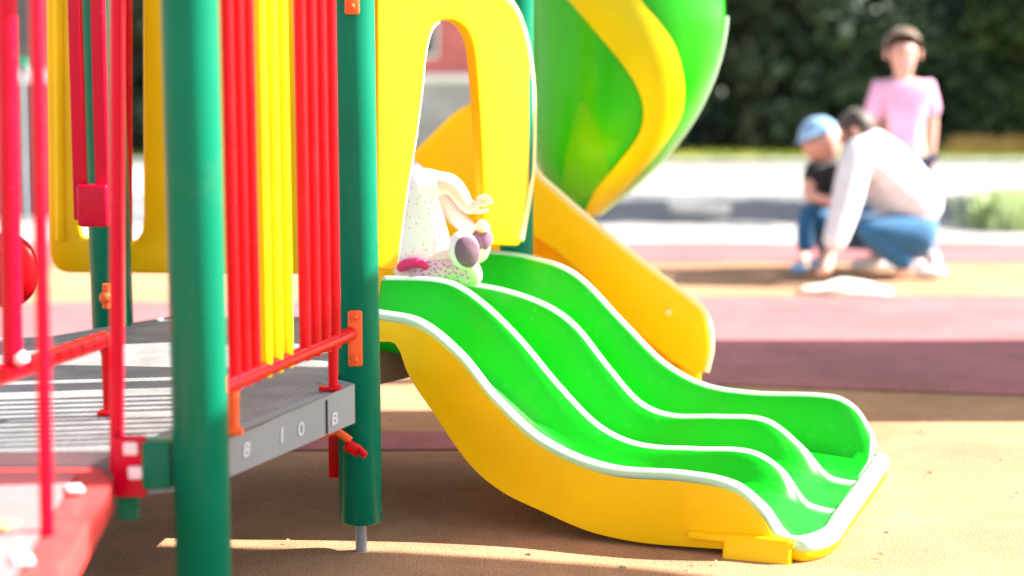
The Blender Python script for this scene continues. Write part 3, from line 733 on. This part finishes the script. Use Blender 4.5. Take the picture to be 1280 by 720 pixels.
# child in a blue cap beside the adult
D = 9.25
J = {'pelvis':Q(1050,285,.05),'belly':Q(1043,255,.03),'chest':Q(1036,222,.0),'neck':Q(1030,200,-.02),'headb':Q(1027,190,-.03),'head':Q(1027,177,-.04),'headt':Q(1022,164,-.03),
     'shL':Q(1018,215,-.09),'elL':Q(1008,243,-.14),'wrL':Q(1030,250,-.22),'haL':Q(1040,250,-.24),
     'shR':Q(1052,215,.09),'elR':Q(1060,250,.05),'wrR':Q(1045,262,-.05),'haR':Q(1038,262,-.06),
     'hipL':Q(1040,285,-.05),'knL':Q(1008,262,-.10),'anL':Q(1007,318,-.12),'toL':Q(1000,328,-.2),
     'hipR':Q(1056,285,.1),'knR':Q(1030,268,.12),'anR':Q(1030,318,.10),'toR':Q(1024,326,.04)}
t, body = figure(J, .86, None, None, 'skin', 'child in a light blue cap and black shirt squatting by the adult', V((J['pelvis'].x, D, 0)), [])
skinmesh('shirt', [J['pelvis'],J['belly'],J['chest'],J['shL'],J['shL'].lerp(J['elL'],.7),J['shR'],J['shR'].lerp(J['elR'],.7),J['neck']], [(0,1),(1,2),(2,3),(3,4),(2,5),(5,6),(2,7)], [.115,.115,.12,.066,.056,.066,.056,.055], 'sh_black', t)
skinmesh('jeans', [J['pelvis'],J['hipL'],J['knL'],J['anL'],J['hipR'],J['knR'],J['anR']], [(0,1),(1,2),(2,3),(0,4),(4,5),(5,6)], [.115,.09,.062,.048,.09,.062,.048], 'jeans', t)
fw = V((-.55,-.75,-.42)); upv = V((-.42,-.0,.9))
face(t, J['head'], fw, upv, .095, 'skin'); 
bm = bmesh.new(); ball(bm, J['head'], .104, (1,1,1.10)); link('face_skin', bm, 'skin', t)
cp = J['head']+upv.normalized()*.03; hairball(t, cp, .108, (1,1,.95), 'cap', cut=(cp+upv*.008, -upv.normalized()), name='cap')
bm = bmesh.new(); ball(bm, cp+V((-.075,-.075,-.0)), .07, (1,1,.14), Matrix.Rotation(-.5,3,'Y')); link('cap_peak', bm, 'cap', t)
hand(t, J['wrL'], J['haL']-J['wrL'], V((0,0,1)), .8, 'skin')
hand(t, J['wrR'], J['haR']-J['wrR'], V((0,0,1)), .8, 'skin')
for s_ in 'LR':
    bm = bmesh.new(); c = J['to'+s_]; ball(bm, V((c.x,c.y+.03,.03)), .045, (1.0,1.7,.65)); link('shoe', bm, 'cap', t)

# white cloth bundle on the ground
def lump(name, c, size, mat, seed, label, cat):
    bm = bmesh.new(); bmesh.ops.create_icosphere(bm, subdivisions=4, radius=1); rnd = random.Random(seed)
    ph = [(V((rnd.uniform(-1,1),rnd.uniform(-1,1),rnd.uniform(-1,1)))*rnd.uniform(3,8), rnd.uniform(0,6)) for _ in range(8)]
    for v in bm.verts:
        k = 1+sum(.07*math.sin(a.dot(v.co)+b) for a, b in ph)
        v.co = V((v.co.x*size[0]*k, v.co.y*size[1]*k, max(v.co.z*size[2]*k, -.0)))+V(c)
    return tag(link(name, bm, mat), label, cat)
c = PZ(1052,366); lump('cloth_bundle', (c.x, c.y, .004), (.21,.12,.05), 'cloth_cream', 3, 'crumpled white cloth on the ground under the adult\'s hand', 'cloth')
c = P(872,268,12.9)
bm = bmesh.new(); tube(bm, [V((c.x-.20,12.9,.07)), V((c.x-.19,12.9,.075)), V((c.x+.19,12.7,.055)), V((c.x+.20,12.7,.05))], [.05,.065,.06,.045], 20)
tag(link('kerb_stone', bm, 'cloth_cream'), 'pale pink rounded stone block lying across the shaded road', 'stone')

# toddler at the top of the wave slide
D = 4.32
J = {'pelvis':Q(512,362),'belly':Q(516,318),'chest':Q(514,258),'neck':Q(502,200,.02),'headb':Q(496,186,.05),'head':Q(478,158,.06),'headt':Q(470,141,.06),
     'shL':Q(528,228,-.045),'elL':Q(566,229,-.05),'wrL':Q(587,262,-.05),'haL':Q(597,256,-.05),
     'shR':Q(522,226,.06),'elR':Q(560,262,.07),'wrR':Q(584,284,.03),'haR':Q(594,288,.02),
     'hipL':Q(520,355,-.05),'knL':Q(560,318,-.05),'anL':Q(596,352,-.05),'toL':Q(590,330,-.09),
     'hipR':Q(520,355,.06),'knR':Q(566,312,.06),'anR':Q(602,322,.05),'toR':Q(608,300,.02)}
s_ = .56
t = thing('person', 'toddler in a white spotted dress sitting at the top of the wave slide', 'person', V((J['pelvis'].x, D, .385)))
rad = {'pelvis':.085,'belly':.082,'chest':.075,'neck':.032,'headb':.042,'head':.078,'headt':.062,'shL':.036,'elL':.0275,'wrL':.021,'haL':.018,'shR':.036,'elR':.0275,'wrR':.021,'haR':.018,
       'hipL':.05,'knL':.036,'anL':.024,'toL':.018,'hipR':.05,'knR':.033,'anR':.020,'toR':.015}
names = list(rad); ix = {k:i for i,k in enumerate(names)}
chn = [('pelvis','belly'),('belly','chest'),('chest','neck'),('neck','headb'),('headb','head'),('head','headt')]
for q in 'LR': chn += [('chest','sh'+q),('sh'+q,'el'+q),('el'+q,'wr'+q),('wr'+q,'ha'+q),('pelvis','hip'+q),('hip'+q,'kn'+q),('kn'+q,'an'+q),('an'+q,'to'+q)]
skinmesh('body', [J[k] for k in names], [(ix[a],ix[b]) for a,b in chn], [rad[k] for k in names], 'skin_pale', t)
# dress
skinmesh('dress', [Q(510,200), J['chest'], Q(524,300), Q(528,345), J['shL'], J['shL'].lerp(J['elL'],.9), J['shR'], J['shR'].lerp(J['elR'],.5)], [(0,1),(1,2),(2,3),(1,4),(4,5),(1,6),(6,7)], [.030,.066,.082,.092,.042,.033,.042,.036], 'dress', t)
skinmesh('skirt_hem', [Q(494,342,-.05), Q(506,330,-.08), Q(524,328,-.09), Q(536,336,-.09)], [(0,1),(1,2),(2,3)], [.009,.015,.013,.008], 'pink_hem', t)
skinmesh('leggings', [J['pelvis'],Q(535,345,-.06),J['knL']+V((0,-.01,-.02)),J['anL'],Q(545,350,.06),J['knR'],J['anR']], [(0,1),(1,2),(2,3),(0,4),(4,5),(5,6)], [.07,.050,.037,.028,.048,.034,.024], 'legging', t)
def shoe(c, nrm, rx, rz, rot, mt_='shoe_pale'):
    nrm = V(nrm).normalized(); upv = V((0,0,1)); rt = upv.cross(nrm).normalized(); up2 = nrm.cross(rt)
    m3 = Matrix((rt, nrm, up2)).transposed() @ Matrix.Rotation(rot, 3, 'Y')
    bm = bmesh.new(); ball(bm, c-nrm*.014, 1, (rx*1.12, .034, rz*1.12), m3, 28); so = link('shoe', bm, mt_, t)
    bm = bmesh.new(); ball(bm, c+nrm*.013, 1, (rx*.92, .012, rz*.92), m3, 28); link('shoe_sole', bm, 'sole', so)
shoe(Q(582,314,-.10), (.35,-1,-.05), .034, .043, -.3)
shoe(Q(603,300,.03), (1.3,-1,-.1), .022, .026, .5, 'sole')
hand(t, J['wrL'], V((.8,-.1,.55)), V((0,-.3,1)), .52, 'skin_pale')
hand(t, J['wrR'], V((.8,-.2,.1)), V((0,-.3,1)), .52, 'skin_pale')
face(t, J['head'], (.95,-.3,-.1), (0,0,1), .082, 'skin_pale')
hairball(t, J['head']+V((-.012,.004,.012)), .088, (1,1,1), 'hair_brown', cut=(J['head']+V((.02,0,.0)), V((.9,-.1,-.42)).normalized()))

# ------------------------------------------------------------------ background planting and buildings
def leaves(bm, n, cfun, size, rnd):
    for _ in range(n):
        c = cfun(rnd); a = V((rnd.gauss(0,1),rnd.gauss(0,1),rnd.gauss(0,1))).normalized(); b = a.orthogonal().normalized(); c2 = a.cross(b)
        s = size*rnd.uniform(.6,1.4); b = b*s; c2 = c2*s*.55
        bm.faces.new([bm.verts.new(c-b), bm.verts.new(c+c2), bm.verts.new(c+b), bm.verts.new(c-c2)])
def shrub(name, x, y, rx, ry, h, n, mat, label, cat, group, seed, lo=0, size=.085, trunk=True):
    rnd = random.Random(seed); t = thing(name, label, cat, (x, y, 0), group)
    cl = [(V((x+rnd.uniform(-.8,.8)*rx, y+rnd.uniform(-.7,.7)*ry, lo+(h-lo)*rnd.uniform(.06,.92))), rnd.uniform(.28,.55)) for _ in range(int(16+h*5))]
    bm = bmesh.new()
    def cf(r):
        c, s = r.choice(cl); d = V((r.gauss(0,1),r.gauss(0,1),r.gauss(0,1))).normalized()*s*r.uniform(.5,1.08)*min(rx,1.2)
        q = c+d; q.z = max(q.z, .05); return q
    leaves(bm, n, cf, size, rnd); link('crown', bm, mat, t, smooth=False)
    bm = bmesh.new(); tube(bm, [(x,y,-.05),(x+.05,y,h*.4),(x-.04,y,h*.8)], [.09,.06,.02], 10)
    for k in range(4):
        a = rnd.uniform(0,6.28); z0 = h*rnd.uniform(.3,.6); tube(bm, [(x,y,z0),(x+math.cos(a)*rx*.6,y+math.sin(a)*ry*.5,z0+h*.22)], [.04,.012], 8)
    link('trunk', bm, 'bark', t)
hx = [-6.6,-5.3,-4.1,-3.0,-1.9,.7,1.75,2.8,3.9,5.0,6.1,7.2,8.3]
desc = ['far left hedge shrub seen past the red bars','dark shrub seen past the left red bars','dark shrub behind the slotted yellow panel','shrub hidden behind the green near post','shrub behind the red and yellow pickets',
 'dark hedge shrub at the right edge of the green spiral slide','blue green hedge shrub just right of the spiral slide','tall dark hedge shrub left of the people','dark hedge shrub above the child in the blue cap','hedge shrub right behind the boy in pink','dark hedge shrub just right of the boy in pink','hedge shrub with mid green leaves near the right edge','last hedge shrub at the right edge of the picture']
mats = ['leaf','leaf','leaf','leaf','leaf','leaf','leaf_blue','leaf','leaf','leaf','leaf','leaf_mid','leaf']
for i, x in enumerate(hx):
    shrub('hedge_shrub', x, 24.6+.3*math.sin(i*2.1), .95, .8, 3.2+.3*math.sin(i*1.7), 5200, mats[i], desc[i], 'shrub', 'dark hedge shrubs along the lawn', 40+i)
for i, x in enumerate([-7.5,-4.5,-1.8,1.2,3.6,6.2,9.0,11.5]):
    shrub('tree', x, 27.2+.3*math.cos(i), 1.7, 1.3, 5.4, 6500, 'leaf' if i%2 else 'leaf_blue', ['tree beyond the hedge at far left','tree beyond the slotted panel','tree beyond the pickets','bluish tree beyond the spiral slide','dark tree beyond the hedge left of the people','bluish tree beyond the hedge above the boy','dark tree beyond the hedge at the right','rightmost tree beyond the hedge'][i], 'tree', 'trees beyond the hedge', 80+i, size=.13)
bm = bmesh.new(); prism(bm, [(-12,29.5,0),(16,29.5,0),(16,29.5,5.5),(-12,29.5,5.5)], (0,.5,0)); tag(link('boundary_wall', bm, 'leaf', smooth=False), 'tall dark ivy covered wall far behind the hedge and trees', 'wall')  # plain slab added so gaps in the hedge stay dark instead of showing sky
# dry plants at foot of the hedge
for i, px in enumerate((1195,1216,1240,1262,1283)):
    g = PZ(px, 197); rnd = random.Random(300+i); bm = bmesh.new()
    for _ in range(80):
        a = rnd.uniform(0,6.28); r = rnd.uniform(0,.14); b = V((g.x+math.cos(a)*r*.5, g.y+math.sin(a)*r*.5, 0)); tp = b+V((math.cos(a)*r, math.sin(a)*r, rnd.uniform(.08,.30))); d = V((.02,0,0))
        bm.faces.new([bm.verts.new(b-d), bm.verts.new(b+d), bm.verts.new(tp+d*.6), bm.verts.new(tp-d*.6)])
    tag(link('dry_plant', bm, 'dry', smooth=False), ['small dry brown plant on the grass just right of the boy','dry brown plant, second right of the boy','dry brown plant, third right of the boy','dry brown plant, fourth right of the boy','dry brown plant at the right edge of the picture'][i], 'plant', 'dry plants at the hedge foot')
# bright grass clump at right
rnd = random.Random(9); bm = bmesh.new()
for _ in range(1300):
    b = V((3.36+rnd.gauss(0,.10), 11.9+rnd.gauss(0,.16), 0)); ln = rnd.uniform(.10,.30); a = rnd.uniform(0,6.28); lean = rnd.uniform(0,.6)*ln
    m_ = b+V((math.cos(a)*lean*.4, math.sin(a)*lean*.4, ln*.6)); tp = b+V((math.cos(a)*lean, math.sin(a)*lean, ln)); d = V((math.sin(a), -math.cos(a), 0))*.009
    vs = [bm.verts.new(q) for q in (b-d, b+d, m_+d, m_-d)]; bm.faces.new(vs); bm.faces.new((vs[3], vs[2], bm.verts.new(tp)))
tag(link('grass_clump', bm, 'grass_bright', smooth=False), 'bright green grassy clump beside the pavement at the right edge', 'plant')
# low building seen through the arch
M['lampgrey'] = M['greywall']
def building(name, x0, x1, y, label, upper, lower, ledge_z, top_z, win, dp=3.0):
    t = thing(name, label, 'building', ((x0+x1)/2, y, 0)); xm = (x0+x1)/2; w = x1-x0
    bm = bmesh.new(); box(bm, (xm, y+dp/2, ledge_z/2), (w, dp, ledge_z)); link('lower_wall', bm, lower, t, smooth=False)
    bm = bmesh.new(); box(bm, (xm, y+dp/2, (ledge_z+top_z)/2), (w-.02, dp-.02, top_z-ledge_z)); link('upper_wall', bm, upper, t, smooth=False)
    bm = bmesh.new(); box(bm, (xm, y-.03, ledge_z), (w+.1, .16, .09), bev=.01); link('ledge', bm, 'white', t)
    bm = bmesh.new(); box(bm, (xm, y+dp/2, top_z+.08), (w+.2, dp+.3, .16), bev=.02); link('roof', bm, 'greywall', t)
    for wx in win:
        bm = bmesh.new(); box(bm, (wx, y-.012, ledge_z+.55), (.5,.03,.6), bev=.005); wo = link('window', bm, 'white', t)
        bm = bmesh.new(); box(bm, (wx, y-.030, ledge_z+.55), (.42,.012,.52)); link('pane', bm, 'glass', wo)
building('pavilion', -1.6, .25, 21.6, 'salmon and grey low building seen through the yellow arch', 'salmon', 'lav', 1.02, 2.9, [-1.15])
building('kiosk', -6.4, -3.25, 13.0, 'grey low kiosk seen between the left red bars', 'greywall', 'greywall', 1.02, 2.9, [-5.0], .6)
bm = bmesh.new(); c = P(27,82,12.4); box(bm, (c.x, 12.4, c.z-.02), (.15,.15,.04), bev=.01); tube(bm, [(c.x,12.4,0),(c.x,12.4,c.z-.04)], .022); lb = thing('bollard_lamp', 'slim post lamp with green cap seen between the two leftmost red bars', 'lamp', (c.x,12.4,0))
link('pole', bm, 'steel', lb); bm = bmesh.new(); ball(bm, (c.x,12.4,c.z+.008), .085, (1,1,.5)); link('cap', bm, 'post_green', lb)

# unseen roofs and trees right of the view, added to cast ground shadows
def up(x, y, z):                        # where something at height z stands when its shadow falls on (x, y)
    k = z/math.tan(EL_); return V((x+k*math.cos(AZ_), y+k*math.sin(AZ_), z))
can = thing('shade_canopy', 'flat roofed shade canopy on posts right of the play area', 'canopy', up(2.2, 5.9, 0)+V((3.2,1.3,0)))  # added out of view only to shade a band of ground
bm = bmesh.new(); prism(bm, [up(x, y, 2.5) for x, y in ((.66,5.12),(4.2,5.12),(4.2,6.72),(.74,6.72))], (0,0,.08)); link('roof', bm, 'deck_grey', can)  # roof of the added unseen canopy
for x, y in ((.9,5.3),(4.0,5.3),(4.0,6.5),(.9,6.5)):
    q = up(x, y, 2.5); bm = bmesh.new(); tube(bm, [(q.x,q.y,-.02), (q.x,q.y,2.52)], .04); link('post', bm, 'post_green', can)  # posts of the added unseen canopy
rf = thing('tower_roof', 'flat grey roof of the neighbouring play tower, right of the view', 'roof', up(-.2, 2.6, 2.6)*1-V((0,0,2.6)))
for poly in (((-1.05,2.45),(.40,2.45),(.44,3.46),(.28,3.535),(.05,3.60),(-.235,3.665),(-1.05,3.745)), ((-1.15,4.44),(-.25,4.44),(-.05,4.52),(.12,4.52),(.12,4.93),(-1.15,4.93))):  # unseen plates, outlines cut to the shadows and lit strip wanted on the ground
    bm = bmesh.new(); prism(bm, [up(x, y, 2.6) for x, y in poly], (0,0,.04)); link('roof_plate', bm, 'deck_grey', rf)
for x in (-.9,-.3,.32):
    q = up(x, 2.5, 2.6); bm = bmesh.new(); tube(bm, [(q.x,q.y,-.02), (q.x,q.y,2.61)], .04); link('post', bm, 'post_green', rf)  # posts under the added unseen roof plates
for i, (x, y) in enumerate(((1.0,13.4),(2.7,13.6),(4.4,13.3),(6.2,13.6))):  # added out of view so their crowns shade the road
    q = up(x, y, 3.9); x, y = q.x, q.y
    rnd = random.Random(600+i); t = thing('street_tree', ['street tree nearest the road edge, right of the view','second street tree right of the view','third street tree right of the view','fourth street tree right of the view'][i], 'tree', (x,y,0), 'street trees right of the view')
    bm = bmesh.new()
    leaves(bm, 5200, lambda r: V((x+r.gauss(0,.62), y+r.gauss(0,.42), 3.9+r.gauss(0,.62))), .12, rnd); link('crown', bm, 'leaf_mid', t, smooth=False)
    bm = bmesh.new(); tube(bm, [(x,y,-.05),(x,y,2.2),(x+.1,y,4.1)], [.11,.08,.03], 12)
    for k in range(5):
        a = k*1.3; tube(bm, [(x,y,2.4+k*.2),(x+math.cos(a)*.7,y+math.sin(a)*.45,3.4+k*.15)], [.04,.012], 8)
    link('trunk', bm, 'bark', t)

# ------------------------------------------------------------------ light
EL, AZ = EL_, AZ_                    # sun from the right, a little behind
Ld = V((math.cos(EL)*math.cos(AZ), math.cos(EL)*math.sin(AZ), math.sin(EL)))
sun = bpy.data.lights.new('sun', 'SUN'); sun.energy = 5.0; sun.angle = R(.5); sun.color = (1,.94,.84)
so = bpy.data.objects.new('sun', sun); C.objects.link(so); so.rotation_euler = (-Ld).to_track_quat('-Z', 'Y').to_euler()
w = bpy.data.worlds.new('World'); bpy.context.scene.world = w; w.use_nodes = True; nt = w.node_tree
sky = nt.nodes.new('ShaderNodeTexSky'); sky.sky_type = 'NISHITA'; sky.sun_disc = False; sky.sun_elevation = EL
sky.sun_rotation = math.atan2(Ld.x, Ld.y)
hs = nt.nodes.new('ShaderNodeHueSaturation'); hs.inputs['Saturation'].default_value = .40
nt.links.new(sky.outputs[0], hs.inputs['Color']); nt.links.new(hs.outputs[0], nt.nodes['Background'].inputs[0])
nt.nodes['Background'].inputs[1].default_value = .082
sc = bpy.context.scene
sc.view_settings.view_transform = 'Standard'; sc.view_settings.look = 'None'; sc.view_settings.gamma = 1
sc.view_settings.exposure = 2.08
sc.render.engine = 'CYCLES'
